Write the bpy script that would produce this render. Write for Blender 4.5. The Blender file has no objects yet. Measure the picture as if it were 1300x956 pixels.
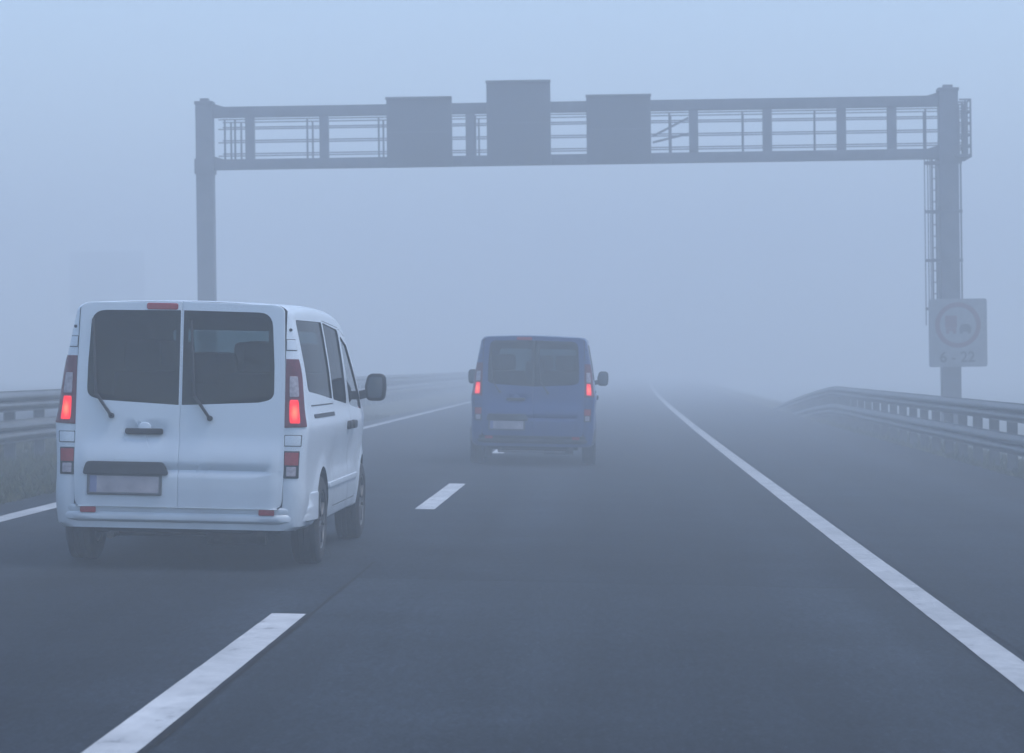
import bpy, bmesh, math, random
from mathutils import Vector, Matrix
random.seed(7)
R = math.radians
sc = bpy.context.scene
C = sc.collection
GRADE = -0.031          # cross fall of the carriageway (z per metre of x)

# ------------------------------------------------------------------ materials
def new_mat(name):
    m = bpy.data.materials.new(name); m.use_nodes = True
    return m, m.node_tree.nodes, m.node_tree.links, m.node_tree.nodes['Principled BSDF']

def noisy(name, c1, c2, scale=5, rough=(0.5, 0.6), bump=0.0, bscale=None, detail=6, metal=0, coat=0, lo=0.35, hi=0.65, spec=0.5):
    m, N, L, b = new_mat(name)
    tc = N.new('ShaderNodeTexCoord')
    n = N.new('ShaderNodeTexNoise'); n.inputs['Scale'].default_value = scale; n.inputs['Detail'].default_value = detail
    L.new(tc.outputs['Object'], n.inputs['Vector'])
    cr = N.new('ShaderNodeValToRGB')
    cr.color_ramp.elements[0].position = lo; cr.color_ramp.elements[1].position = hi
    cr.color_ramp.elements[0].color = (*c1, 1); cr.color_ramp.elements[1].color = (*c2, 1)
    L.new(n.outputs['Fac'], cr.inputs['Fac']); L.new(cr.outputs['Color'], b.inputs['Base Color'])
    mr = N.new('ShaderNodeMapRange'); mr.inputs['To Min'].default_value = rough[0]; mr.inputs['To Max'].default_value = rough[1]
    L.new(n.outputs['Fac'], mr.inputs['Value']); L.new(mr.outputs['Result'], b.inputs['Roughness'])
    b.inputs['Metallic'].default_value = metal
    b.inputs['Coat Weight'].default_value = coat; b.inputs['Coat Roughness'].default_value = 0.12
    b.inputs['Specular IOR Level'].default_value = spec
    if bump:
        n2 = N.new('ShaderNodeTexNoise'); n2.inputs['Scale'].default_value = bscale or scale * 4; n2.inputs['Detail'].default_value = 8
        L.new(tc.outputs['Object'], n2.inputs['Vector'])
        bp = N.new('ShaderNodeBump'); bp.inputs['Strength'].default_value = bump; bp.inputs['Distance'].default_value = 0.01
        L.new(n2.outputs['Fac'], bp.inputs['Height']); L.new(bp.outputs['Normal'], b.inputs['Normal'])
    return m

def paint(name, col, dirt, spec=0.5):
    """car paint with road film thickening towards the sills"""
    m, N, L, b = new_mat(name)
    tc = N.new('ShaderNodeTexCoord'); sep = N.new('ShaderNodeSeparateXYZ'); L.new(tc.outputs['Object'], sep.inputs['Vector'])
    n = N.new('ShaderNodeTexNoise'); n.inputs['Scale'].default_value = 3.2; n.inputs['Detail'].default_value = 9
    L.new(tc.outputs['Object'], n.inputs['Vector'])
    mp = N.new('ShaderNodeMapRange'); mp.inputs['From Min'].default_value = 1.0; mp.inputs['From Max'].default_value = 0.3
    mp.inputs['To Min'].default_value = 0.0; mp.inputs['To Max'].default_value = 0.75
    L.new(sep.outputs['Z'], mp.inputs['Value'])
    mul = N.new('ShaderNodeMath'); mul.operation = 'MULTIPLY'; L.new(mp.outputs['Result'], mul.inputs[0]); L.new(n.outputs['Fac'], mul.inputs[1])
    add = N.new('ShaderNodeMath'); add.operation = 'MULTIPLY_ADD'; add.inputs[1].default_value = 0.12
    L.new(n.outputs['Fac'], add.inputs[0]); L.new(mul.outputs[0], add.inputs[2])
    mix = N.new('ShaderNodeMix'); mix.data_type = 'RGBA'
    mix.inputs[6].default_value = (*col, 1); mix.inputs[7].default_value = (*dirt, 1)
    L.new(add.outputs[0], mix.inputs[0]); L.new(mix.outputs[2], b.inputs['Base Color'])
    mr = N.new('ShaderNodeMapRange'); mr.inputs['To Min'].default_value = 0.28; mr.inputs['To Max'].default_value = 0.6
    L.new(add.outputs[0], mr.inputs['Value']); L.new(mr.outputs['Result'], b.inputs['Roughness'])
    b.inputs['Coat Weight'].default_value = 0.35; b.inputs['Coat Roughness'].default_value = 0.15
    return m

def simple(name, col, rough=0.5, metal=0, emit=None, es=0):
    m, N, L, b = new_mat(name)
    b.inputs['Base Color'].default_value = (*col, 1); b.inputs['Roughness'].default_value = rough; b.inputs['Metallic'].default_value = metal
    if emit:
        b.inputs['Emission Color'].default_value = (*emit, 1); b.inputs['Emission Strength'].default_value = es
    return m

def glass_mat(name, tint, refl=1.0, rough=0.03):
    m = bpy.data.materials.new(name); m.use_nodes = True
    N, L = m.node_tree.nodes, m.node_tree.links; N.clear()
    out = N.new('ShaderNodeOutputMaterial'); mix = N.new('ShaderNodeMixShader')
    t = N.new('ShaderNodeBsdfTransparent'); g = N.new('ShaderNodeBsdfGlossy'); f = N.new('ShaderNodeFresnel')
    t.inputs['Color'].default_value = (*tint, 1); g.inputs['Roughness'].default_value = rough
    g.inputs['Color'].default_value = (refl, refl, refl, 1)
    f.inputs['IOR'].default_value = 1.5
    geo = N.new('ShaderNodeNewGeometry'); inv = N.new('ShaderNodeMath'); inv.operation = 'SUBTRACT'; inv.inputs[0].default_value = 1
    mu = N.new('ShaderNodeMath'); mu.operation = 'MULTIPLY'      # only the outer face of a pane reflects
    L.new(geo.outputs['Backfacing'], inv.inputs[1]); L.new(f.outputs[0], mu.inputs[0]); L.new(inv.outputs[0], mu.inputs[1])
    L.new(mu.outputs[0], mix.inputs[0]); L.new(t.outputs[0], mix.inputs[1]); L.new(g.outputs[0], mix.inputs[2]); L.new(mix.outputs[0], out.inputs[0])
    return m

def lamp_mat(name, core, edge, strength):
    """a lit bulb behind a ribbed lens: brightest at the middle of the lens"""
    m, N, L, b = new_mat(name)
    b.inputs['Base Color'].default_value = (0.45, 0.01, 0.015, 1); b.inputs['Roughness'].default_value = 0.25
    tc = N.new('ShaderNodeTexCoord'); g = N.new('ShaderNodeTexGradient'); g.gradient_type = 'SPHERICAL'
    mp = N.new('ShaderNodeMapping'); mp.inputs['Location'].default_value = (-0.9, 0, -1.3); mp.inputs['Scale'].default_value = (1, 1, 1)
    L.new(tc.outputs['Generated'], mp.inputs['Vector'])
    mp.inputs['Location'].default_value = (-1.2, 0, -1.2); mp.inputs['Scale'].default_value = (2.4, 0, 2.6)
    L.new(mp.outputs[0], g.inputs['Vector'])
    cr = N.new('ShaderNodeValToRGB'); cr.color_ramp.elements[0].color = (*edge, 1); cr.color_ramp.elements[1].color = (*core, 1)
    cr.color_ramp.elements[1].position = 0.9
    L.new(g.outputs['Fac'], cr.inputs['Fac']); L.new(cr.outputs['Color'], b.inputs['Emission Color'])
    b.inputs['Emission Strength'].default_value = strength
    return m

M = {}
M['white'] = paint('white_paint', (0.70, 0.77, 0.84), (0.34, 0.35, 0.36))
M['blue'] = paint('blue_paint', (0.008, 0.050, 0.19), (0.06, 0.06, 0.065))
M['plastic'] = noisy('black_plastic', (0.018, 0.018, 0.02), (0.032, 0.032, 0.034), 9, (0.45, 0.65))
M['dark'] = noisy('dark_interior', (0.007, 0.009, 0.012), (0.012, 0.014, 0.018), 6, (0.8, 0.95))
M['seat'] = noisy('seat_cloth', (0.012, 0.015, 0.020), (0.022, 0.026, 0.033), 60, (0.85, 0.95))
M['glass'] = glass_mat('tinted_glass', (0.34, 0.43, 0.45), 0.5)
M['glass_dark'] = glass_mat('privacy_glass', (0.26, 0.34, 0.36), 0.5)
M['glass_clear'] = glass_mat('clear_glass', (0.88, 0.92, 0.92))
M['frit'] = simple('black_glass_border', (0.012, 0.014, 0.017), 0.12)
M['tyre'] = noisy('tyre_rubber', (0.016, 0.016, 0.017), (0.035, 0.034, 0.033), 14, (0.75, 0.95), 0.2)
M['rim'] = noisy('wheel_alloy', (0.09, 0.09, 0.095), (0.15, 0.15, 0.155), 8, (0.35, 0.5), metal=0.6)
M['lens'] = noisy('red_lens', (0.11, 0.015, 0.03), (0.15, 0.02, 0.04), 30, (0.12, 0.2))
M['lens_red'] = noisy('red_reflector', (0.30, 0.02, 0.03), (0.38, 0.03, 0.045), 80, (0.15, 0.25))
M['lens_clear'] = noisy('clear_lens', (0.30, 0.26, 0.30), (0.46, 0.42, 0.46), 40, (0.1, 0.25))
M['lit'] = lamp_mat('lit_tail_lamp', (1.0, 0.13, 0.06), (0.50, 0.003, 0.006), 1.1)
M['plate'] = noisy('licence_plate_face', (0.30, 0.28, 0.31), (0.46, 0.42, 0.44), 7, (0.4, 0.5))
M['plate_blue'] = simple('licence_plate_band', (0.20, 0.22, 0.36), 0.4)
M['mirror'] = simple('mirror_glass', (0.10, 0.12, 0.14), 0.08, 0.0)
M['muffler'] = noisy('exhaust_steel', (0.06, 0.055, 0.05), (0.12, 0.11, 0.10), 12, (0.5, 0.7), metal=0.5)
M['gantry'] = noisy('painted_grey_steel', (0.075, 0.085, 0.10), (0.12, 0.13, 0.145), 3, (0.5, 0.65), metal=0.2)
M['rail_steel'] = noisy('galvanised_steel', (0.11, 0.115, 0.12), (0.19, 0.20, 0.205), 2.2, (0.42, 0.6), metal=0.45)
M['post_steel'] = noisy('weathered_post_steel', (0.08, 0.083, 0.087), (0.14, 0.145, 0.15), 5, (0.5, 0.7), metal=0.4)
M['display'] = noisy('dark_display_housing', (0.045, 0.05, 0.058), (0.07, 0.075, 0.085), 4, (0.4, 0.55))
M['led'] = simple('unlit_display_face', (0.045, 0.05, 0.058), 0.5)
M['board'] = noisy('sign_board_grey', (0.34, 0.35, 0.36), (0.40, 0.41, 0.42), 4, (0.5, 0.6))
M['sign_white'] = noisy('sign_face_white', (0.20, 0.21, 0.22), (0.26, 0.27, 0.28), 5, (0.45, 0.55))
M['sign_red'] = simple('sign_red_sheeting', (0.14, 0.045, 0.055), 0.5)
M['sign_black'] = simple('sign_black_sheeting', (0.02, 0.02, 0.022), 0.5)
M['grass'] = noisy('verge_grass', (0.045, 0.060, 0.022), (0.10, 0.095, 0.045), 0.8, (0.8, 0.95), spec=0.2)
M['soil'] = noisy('verge_ground', (0.035, 0.042, 0.020), (0.075, 0.070, 0.042), 0.7, (0.9, 1.0), 0.6, 9, spec=0.2)

def asphalt(name, base, amp):
    m, N, L, b = new_mat(name)
    tc = N.new('ShaderNodeTexCoord')
    fine = N.new('ShaderNodeTexNoise'); fine.inputs['Scale'].default_value = 55; fine.inputs['Detail'].default_value = 4
    mp = N.new('ShaderNodeMapping'); mp.inputs['Scale'].default_value = (1.3, 0.07, 1)       # long smears along the driving direction
    big = N.new('ShaderNodeTexNoise'); big.inputs['Scale'].default_value = 1.2; big.inputs['Detail'].default_value = 7
    blot = N.new('ShaderNodeTexNoise'); blot.inputs['Scale'].default_value = 0.8; blot.inputs['Detail'].default_value = 8
    L.new(tc.outputs['Object'], fine.inputs['Vector']); L.new(tc.outputs['Object'], mp.inputs['Vector'])
    L.new(mp.outputs[0], big.inputs['Vector']); L.new(tc.outputs['Object'], blot.inputs['Vector'])
    def rng(node, a, c):
        r = N.new('ShaderNodeMapRange'); r.inputs['From Min'].default_value = 0.3; r.inputs['From Max'].default_value = 0.7
        r.inputs['To Min'].default_value = a; r.inputs['To Max'].default_value = c
        L.new(node.outputs['Fac'], r.inputs['Value']); return r.outputs['Result']
    def mul(a, c):
        x = N.new('ShaderNodeMath'); x.operation = 'MULTIPLY'; L.new(a, x.inputs[0]); L.new(c, x.inputs[1]); return x.outputs[0]
    v = mul(mul(rng(fine, 1 - amp * 1.7, 1 + amp * 2.0), rng(big, 1 - amp, 1 + amp)), rng(blot, 1 - amp * .7, 1 + amp * .7))
    tm = N.new('ShaderNodeMapping'); tm.inputs['Scale'].default_value = (1.15, 0.012, 0); L.new(tc.outputs['Object'], tm.inputs['Vector'])
    track = N.new('ShaderNodeTexNoise'); track.inputs['Scale'].default_value = 1.0; track.inputs['Detail'].default_value = 3; L.new(tm.outputs[0], track.inputs['Vector'])
    v = mul(v, rng(track, 1 - amp * .9, 1 + amp * .9))
    gm = N.new('ShaderNodeMapping'); gm.inputs['Scale'].default_value = (26, 5, 1); L.new(tc.outputs['Object'], gm.inputs['Vector'])
    grain = N.new('ShaderNodeTexNoise'); grain.inputs['Scale'].default_value = 1.0; grain.inputs['Detail'].default_value = 3; L.new(gm.outputs[0], grain.inputs['Vector'])
    v = mul(v, rng(grain, 1 - amp * .7, 1 + amp * .8))
    # pale chippings
    vor = N.new('ShaderNodeTexVoronoi'); vor.inputs['Scale'].default_value = 1.0
    vmap = N.new('ShaderNodeMapping'); vmap.inputs['Scale'].default_value = (16, 5, 1); L.new(tc.outputs['Object'], vmap.inputs['Vector']); L.new(vmap.outputs[0], vor.inputs['Vector'])
    lt = N.new('ShaderNodeMath'); lt.operation = 'LESS_THAN'; lt.inputs[1].default_value = 0.13; L.new(vor.outputs['Distance'], lt.inputs[0])
    ad = N.new('ShaderNodeMath'); ad.operation = 'MULTIPLY_ADD'; ad.inputs[1].default_value = 0.6; L.new(lt.outputs[0], ad.inputs[0]); L.new(v, ad.inputs[2])
    vm = N.new('ShaderNodeVectorMath'); vm.operation = 'SCALE'; vm.inputs[0].default_value = base
    L.new(ad.outputs[0], vm.inputs['Scale']); L.new(vm.outputs[0], b.inputs['Base Color'])
    L.new(rng(big, 0.75, 0.95), b.inputs['Roughness'])
    b.inputs['Specular IOR Level'].default_value = 0.12
    bp = N.new('ShaderNodeBump'); bp.inputs['Strength'].default_value = 0.55; bp.inputs['Distance'].default_value = 0.006
    L.new(fine.outputs['Fac'], bp.inputs['Height']); L.new(bp.outputs['Normal'], b.inputs['Normal'])
    return m
M['asphalt'] = asphalt('asphalt', (0.016, 0.021, 0.028), 0.34)
M['asphalt_new'] = asphalt('relaid_asphalt', (0.023, 0.030, 0.039), 0.30)
M['asphalt_side'] = asphalt('hard_shoulder_asphalt', (0.019, 0.025, 0.033), 0.34)
M['tar'] = noisy('joint_sealant', (0.018, 0.018, 0.019), (0.032, 0.032, 0.033), 9, (0.9, 1.0), spec=.05)

def marking(name, k):
    m, N, L, b = new_mat(name)
    tc = N.new('ShaderNodeTexCoord')
    n = N.new('ShaderNodeTexNoise'); n.inputs['Scale'].default_value = 7; n.inputs['Detail'].default_value = 10; n.inputs['Roughness'].default_value = 0.7
    mp = N.new('ShaderNodeMapping'); mp.inputs['Scale'].default_value = (1.6, .8, 1); L.new(tc.outputs['Object'], mp.inputs['Vector']); L.new(mp.outputs[0], n.inputs['Vector'])
    cr = N.new('ShaderNodeValToRGB'); e = cr.color_ramp.elements
    e[0].position = 0.27; e[0].color = (0.10, 0.10, 0.11, 1); e[1].position = 0.40; e[1].color = (k * .80, k * .81, k * .82, 1)
    x = e.new(0.8); x.color = (k * 1.1, k * 1.1, k * 1.1, 1)
    L.new(n.outputs['Fac'], cr.inputs['Fac'])
    film = N.new('ShaderNodeTexNoise'); film.inputs['Scale'].default_value = 1.7; film.inputs['Detail'].default_value = 8; L.new(tc.outputs['Object'], film.inputs['Vector'])
    fr = N.new('ShaderNodeMapRange'); fr.inputs['From Min'].default_value = .35; fr.inputs['From Max'].default_value = .65; fr.inputs['To Min'].default_value = .82; fr.inputs['To Max'].default_value = 1.12
    L.new(film.outputs['Fac'], fr.inputs['Value'])
    sc_ = N.new('ShaderNodeVectorMath'); sc_.operation = 'SCALE'; L.new(cr.outputs['Color'], sc_.inputs[0]); L.new(fr.outputs['Result'], sc_.inputs['Scale'])
    L.new(sc_.outputs[0], b.inputs['Base Color']); b.inputs['Roughness'].default_value = 0.55
    bp = N.new('ShaderNodeBump'); bp.inputs['Strength'].default_value = 0.4; bp.inputs['Distance'].default_value = 0.004
    L.new(n.outputs['Fac'], bp.inputs['Height']); L.new(bp.outputs['Normal'], b.inputs['Normal'])
    return m
M['marking'] = marking('road_marking_paint', .60); M['marking_worn'] = marking('worn_marking_paint', .46)

# ------------------------------------------------------------------ object helpers
def tag(o, label=None, cat=None, group=None, kind=None):
    if label: o['label'] = label
    if cat: o['category'] = cat
    if group: o['group'] = group
    if kind: o['kind'] = kind
    return o

def empty(name, loc=(0, 0, 0), rot=(0, 0, 0)):
    o = bpy.data.objects.new(name, None); C.objects.link(o); o.location = loc; o.rotation_euler = rot; o.empty_display_size = .3
    return o

def sharpen(me, ang=32):
    bm = bmesh.new(); bm.from_mesh(me)
    for f in bm.faces: f.smooth = True
    lim = R(ang)
    for e in bm.edges:
        e.smooth = not (len(e.link_faces) == 2 and e.calc_face_angle(0) > lim) and len(e.link_faces) == 2
    bm.to_mesh(me); bm.free()

def link_mesh(name, me, mat, parent=None, ang=32, smooth=True):
    me.name = name
    if mat is not None and not len(me.materials): me.materials.append(mat)
    if smooth: sharpen(me, ang)
    o = bpy.data.objects.new(name, me); C.objects.link(o)
    if parent: o.parent = parent
    return o

def bm_obj(name, bm, mat, parent=None, ang=32, recalc=True):
    if recalc: bmesh.ops.recalc_face_normals(bm, faces=bm.faces)
    me = bpy.data.meshes.new(name); bm.to_mesh(me); bm.free()
    return link_mesh(name, me, mat, parent, ang)

def add_box(bm, c, s, bev=0.0, rot=None):
    r = bmesh.ops.create_cube(bm, size=1); vs = r['verts']
    bmesh.ops.scale(bm, vec=s, verts=vs)
    if bev:
        es = list({e for v in vs for e in v.link_edges})
        q = bmesh.ops.bevel(bm, geom=es, offset=bev, segments=2, affect='EDGES', profile=.6)
        vs = list({v for f in q['faces'] for v in f.verts} | {v for v in vs if v.is_valid})
    if rot is not None: bmesh.ops.rotate(bm, cent=(0, 0, 0), matrix=rot, verts=vs)
    bmesh.ops.translate(bm, vec=c, verts=vs)

def add_bar(bm, p0, p1, w, h, bev=0.0):
    p0, p1 = Vector(p0), Vector(p1); d = p1 - p0
    q = d.to_track_quat('Y', 'Z').to_matrix()
    add_box(bm, (p0 + p1) / 2, (w, d.length, h), bev, q)

def add_tube(bm, p0, p1, r0, r1=None, n=10):
    p0, p1 = Vector(p0), Vector(p1); d = p1 - p0
    mt = Matrix.Translation((p0 + p1) / 2) @ d.to_track_quat('Z', 'Y').to_matrix().to_4x4()
    bmesh.ops.create_cone(bm, cap_ends=True, segments=n, radius1=r0, radius2=r0 if r1 is None else r1, depth=d.length, matrix=mt)

def lathe(bm, prof, axis_pt, n=40, side=1):
    """prof: (radius, x) pairs, revolved about an axis along x"""
    rings = []
    for r, x in prof:
        rings.append([bm.verts.new((axis_pt[0] + side * x, axis_pt[1] + r * math.cos(2 * math.pi * k / n), axis_pt[2] + r * math.sin(2 * math.pi * k / n))) for k in range(n)])
    for a, b in zip(rings, rings[1:]):
        for k in range(n): bm.faces.new((a[k], a[(k + 1) % n], b[(k + 1) % n], b[k]))
    return rings

def rpoly(pts, n=5):
    """polygon (x, y, corner radius) -> points with rounded corners"""
    out = []; N_ = len(pts)
    for i in range(N_):
        p = Vector(pts[i][:2]); a = Vector(pts[i - 1][:2]); b = Vector(pts[(i + 1) % N_][:2]); r = pts[i][2] if len(pts[i]) > 2 else 0
        if r <= 0: out.append(tuple(p)); continue
        u = (a - p).normalized(); v = (b - p).normalized()
        ang = math.acos(max(-1, min(1, u.dot(v)))); t = min(r / math.tan(ang / 2), (a - p).length * .49, (b - p).length * .49)
        s, e = p + u * t, p + v * t
        for k in range(n + 1):
            w = k / n; out.append(tuple(s * (1 - w) ** 2 + p * 2 * w * (1 - w) + e * w ** 2))
    return out

def rrect(x0, y0, x1, y1, r, n=5):
    return rpoly([(x0, y0, r), (x1, y0, r), (x1, y1, r), (x0, y1, r)], n)

def panel_mesh(outlines, thick, bevel, step, fmap):
    """flat outline(s) in (u, v) -> slab of given thickness, cut on a grid and bent by fmap(u, v, w); w = 0 at the face, negative inward"""
    cu = bpy.data.curves.new('c', 'CURVE'); cu.dimensions = '2D'; cu.fill_mode = 'BOTH'
    cu.extrude = max(thick / 2 - bevel, 1e-4); cu.bevel_depth = bevel; cu.bevel_resolution = 2
    for ol in outlines:
        sp = cu.splines.new('POLY'); sp.points.add(len(ol) - 1); sp.use_cyclic_u = True
        for i, p in enumerate(ol): sp.points[i].co = (p[0], p[1], 0, 1)
    ob = bpy.data.objects.new('c', cu); C.objects.link(ob)
    dg = bpy.context.evaluated_depsgraph_get(); me = bpy.data.meshes.new_from_object(ob.evaluated_get(dg))
    bpy.data.objects.remove(ob); bpy.data.curves.remove(cu)
    bm = bmesh.new(); bm.from_mesh(me); bpy.data.meshes.remove(me)
    bmesh.ops.remove_doubles(bm, verts=bm.verts, dist=2e-5)
    us = [v.co.x for v in bm.verts]; vs = [v.co.y for v in bm.verts]
    if step:
        for lo, hi, ax in ((min(us), max(us), 0), (min(vs), max(vs), 1)):
            k = math.ceil(lo / step) * step
            while k < hi:
                co = (k, 0, 0) if ax == 0 else (0, k, 0); no = (1, 0, 0) if ax == 0 else (0, 1, 0)
                bmesh.ops.bisect_plane(bm, geom=bm.verts[:] + bm.edges[:] + bm.faces[:], plane_co=co, plane_no=no, dist=1e-5)
                k += step
    for v in bm.verts: v.co = fmap(v.co.x, v.co.y, v.co.z - thick / 2)
    bmesh.ops.recalc_face_normals(bm, faces=bm.faces)
    me = bpy.data.meshes.new('panel'); bm.to_mesh(me); bm.free()
    return me

def panel(name, outlines, thick, bevel, step, fmap, mat, parent, ang=32):
    return link_mesh(name, panel_mesh(outlines, thick, bevel, step, fmap), mat, parent, ang)

def boolean(me, cutter, op='DIFFERENCE', cutmat=None, keep=False):
    a = bpy.data.objects.new('a', me); b = bpy.data.objects.new('b', cutter); C.objects.link(a); C.objects.link(b)
    if cutmat is not None and not len(cutter.materials): cutter.materials.append(cutmat)
    md = a.modifiers.new('b', 'BOOLEAN'); md.object = b; md.operation = op; md.solver = 'EXACT'; md.material_mode = 'TRANSFER'
    dg = bpy.context.evaluated_depsgraph_get(); out = bpy.data.meshes.new_from_object(a.evaluated_get(dg))
    bpy.data.objects.remove(a); bpy.data.objects.remove(b)
    if not keep: bpy.data.meshes.remove(cutter)
    return out

# ------------------------------------------------------------------ the ground and road
def bend(y):                    # the motorway swings very gently to the right ahead
    return 3.2e-5 * max(0, y - 30) ** 2
def ground_z(x):
    if x < -11: return -GRADE * 11
    if x <= 7: return GRADE * x
    return max(GRADE * 7 - (x - 7) * 0.22, -1.5)

def ribbon(name, x0, x1, y0, y1, lift, mat, kind='structure', step=4.0, nx=1, jag=0):
    bm = bmesh.new(); rows = []; n = max(1, int((y1 - y0) / step))
    for i in range(n + 1):
        y = y0 + (y1 - y0) * i / n; b = bend(y); row = []
        for k in range(nx + 1):
            x = x0 + (x1 - x0) * k / nx
            row.append(bm.verts.new((x + b + (random.uniform(-jag, jag) if k in (0, nx) else 0), y, ground_z(x) + lift)))
        rows.append(row)
    for a, c in zip(rows, rows[1:]):
        for k in range(nx): bm.faces.new((a[k], a[k + 1], c[k + 1], c[k]))
    o = bm_obj(name, bm, mat)
    return tag(o, kind=kind)

bm = bmesh.new()
xs = [-200, -120, -60, -30, -20, -14, -11, -9.6, -8.3, -7.2, -6.4, -5.6, -3, 0, 3, 4.6, 5.4, 6, 7, 8, 9, 10, 11, 12, 12.9, 16, 30, 60, 120, 200]
ys = [-40, 0, 30] + list(range(38, 200, 8)) + list(range(206, 400, 16)) + [402]
grid = []
for y in ys:
    grid.append([bm.verts.new((x + (bend(y) if abs(x) < 60 else 0), y, ground_z(x) + (random.uniform(-.03, .03) if (x < -6.4 or x > 5.6) and abs(x) < 60 else 0))) for x in xs])
for a, c in zip(grid, grid[1:]):
    for k in range(len(xs) - 1): bm.faces.new((a[k], a[k + 1], c[k + 1], c[k]))
tag(bm_obj('ground', bm, M['soil']), kind='structure')

ribbon('road', -6.05, 5.75, -38, 396, 0.040, M['asphalt'], nx=4, jag=0.012, step=2)
ribbon('opposite_road', -22.0, -11.2, -38, 396, 0.050, M['asphalt'], nx=2)
ribbon('relaid_lane', -1.74, 1.86, -38, 18.9, 0.044, M['asphalt_new'], jag=0.012, step=1.2)
ribbon('hard_shoulder', 2.16, 4.60, -38, 396, 0.044, M['asphalt_side'], jag=0.02, step=2)
ribbon('lane_joint', -1.772, -1.752, -38, 20.5, 0.044, M['tar'], jag=0.008, step=.8)
bm = bmesh.new()
zz = lambda x: ground_z(x) + 0.048
prev = None
for i in range(31):
    x = -1.72 + 3.56 * i / 30; y = 18.9 + .05 * math.sin(i * .7) + random.uniform(-.02, .02); w = random.uniform(.005, .015)
    cur = (bm.verts.new((x, y - w, zz(x))), bm.verts.new((x, y + w, zz(x))))
    if prev: bm.faces.new((prev[0], cur[0], cur[1], prev[1]))
    prev = cur
tag(bm_obj('cross_joint', bm, M['tar']), kind='structure')
for i, (nm, x, w) in enumerate((('edge_line', 2.0, .2), ('edge_line', -5.50, .2))):
    ribbon(nm, x - w / 2, x + w / 2, -38, 396, 0.044, M['marking_worn'], jag=0.0018, step=.3)
y = 10.4 - 36
while y < 170:
    ribbon('lane_dash', -1.99, -1.79, y, y + 6.05, 0.044, M['marking'], jag=0.0018, step=.25)
    y += 17.85

# grass on both verges
def tufts(name, regions, n):
    bm = bmesh.new()
    for (x0, x1, y0, y1, dens) in regions:
        for _ in range(int(n * dens)):
            y = y0 + (y1 - y0) * random.random() ** 1.3; x = random.uniform(x0, x1)
            h0 = random.uniform(.04, .14) * (1.5 if random.random() < .12 else 1); bz = ground_z(x) - .01; b = bend(y)
            for _k in range(4):
                a = random.uniform(0, 6.283); w = random.uniform(.006, .014); h = h0 * random.uniform(.6, 1.2)
                dx, dy = math.cos(a) * w, math.sin(a) * w; lx, ly = random.uniform(-.05, .05), random.uniform(-.05, .05)
                ox, oy = x + b + random.uniform(-.04, .04), y + random.uniform(-.04, .04)
                p = [bm.verts.new(c) for c in ((ox - dx, oy - dy, bz), (ox + dx, oy + dy, bz), (ox + lx + dx * .6, oy + ly + dy * .6, bz + h * .6), (ox + lx * 2, oy + ly * 2, bz + h))]
                bm.faces.new((p[0], p[1], p[2], p[3]))
    o = bm_obj(name, bm, M['grass'], recalc=False)
    return tag(o, 'short green and straw coloured grass along both verges', 'grass', kind='stuff')
tufts('verge_grass', [(-8.9, -6.02, 22, 75, 1.0), (5.8, 7.0, 25, 80, .3), (-11, -8.9, 26, 70, .35)], 15000)

# ------------------------------------------------------------------ guardrails
def rail_profile(top, bot, face, depth=.075):
    """closed section of a corrugated beam: (lateral offset toward the road, height)"""
    h = top - bot
    f = [(0, 0), (0, .07), (.85, .20), (1, .30), (.85, .40), (0.05, .5), (.85, .60), (1, .70), (.85, .80), (0, .93), (0, 1)]
    pts = [(depth * a, bot + h * b) for a, b in f]
    return pts + [(a - .006, b) for a, b in reversed(pts)]

def sweep(prof, x, side, y0, y1, drop=None, step=2.0):
    bm = bmesh.new(); n = int((y1 - y0) / step); rings = []
    for i in range(n + 1):
        y = y0 + (y1 - y0) * i / n; dz = -(drop(y) if drop else 0)
        rings.append([bm.verts.new((x + bend(y) + side * a, y, ground_z(x) + b + dz)) for a, b in prof])
    for a, c in zip(rings, rings[1:]):
        for k in range(len(prof)): bm.faces.new((a[k], a[(k + 1) % len(prof)], c[(k + 1) % len(prof)], c[k]))
    bm.faces.new(rings[0]); bm.faces.new(rings[-1])
    return bm

def guardrail(x, side, y0, y1, label, drop=None, both=False, top=1.08):
    root = empty('guardrail', (0, 0, 0)); tag(root, label, 'guardrail', 'guardrails along the motorway')
    for t_, b_, nm in ((top, top - .29, 'upper_beam'), (.62, .30, 'lower_beam')):
        bm_obj(nm, sweep(rail_profile(t_, b_, 0), x + side * .02, side, y0, y1, drop), M['rail_steel'], root, 25)
    y = y0 + .5
    while y < y1 and (y - y0) < 190:
        dz = -(drop(y) if drop else 0); g = ground_z(x); xx = x + bend(y) - side * .085
        bm = bmesh.new(); tp = g + top - .03 + dz
        if tp > g + .2:
            add_box(bm, (xx, y, (g - .3 + tp) / 2), (.15, .008, tp - g + .3))
            for s in (-1, 1): add_box(bm, (xx + s * .0745, y, (g - .3 + tp) / 2), (.007, .062, tp - g + .3))
            add_box(bm, (x + bend(y) + side * .005, y, g + (top - .145) + dz), (.036, .10, .12))
            add_box(bm, (x + bend(y) + side * .005, y, g + .46 + dz), (.036, .10, .12))
            bm_obj('post', bm, M['post_steel'], root)
        else: bm.free()
        y += 2.0
    return root

guardrail(6.0, -1, 12, 106, 'grey two-rail steel guardrail along the right verge, ending in the fog',
          drop=lambda y: 1.05 * max(0, min(1, (y - 75) / 31)) ** 1.2)
guardrail(-8.3, 1, 12, 170, 'grey two-rail steel guardrail in the grass median left of the white van', top=1.02)

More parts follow.
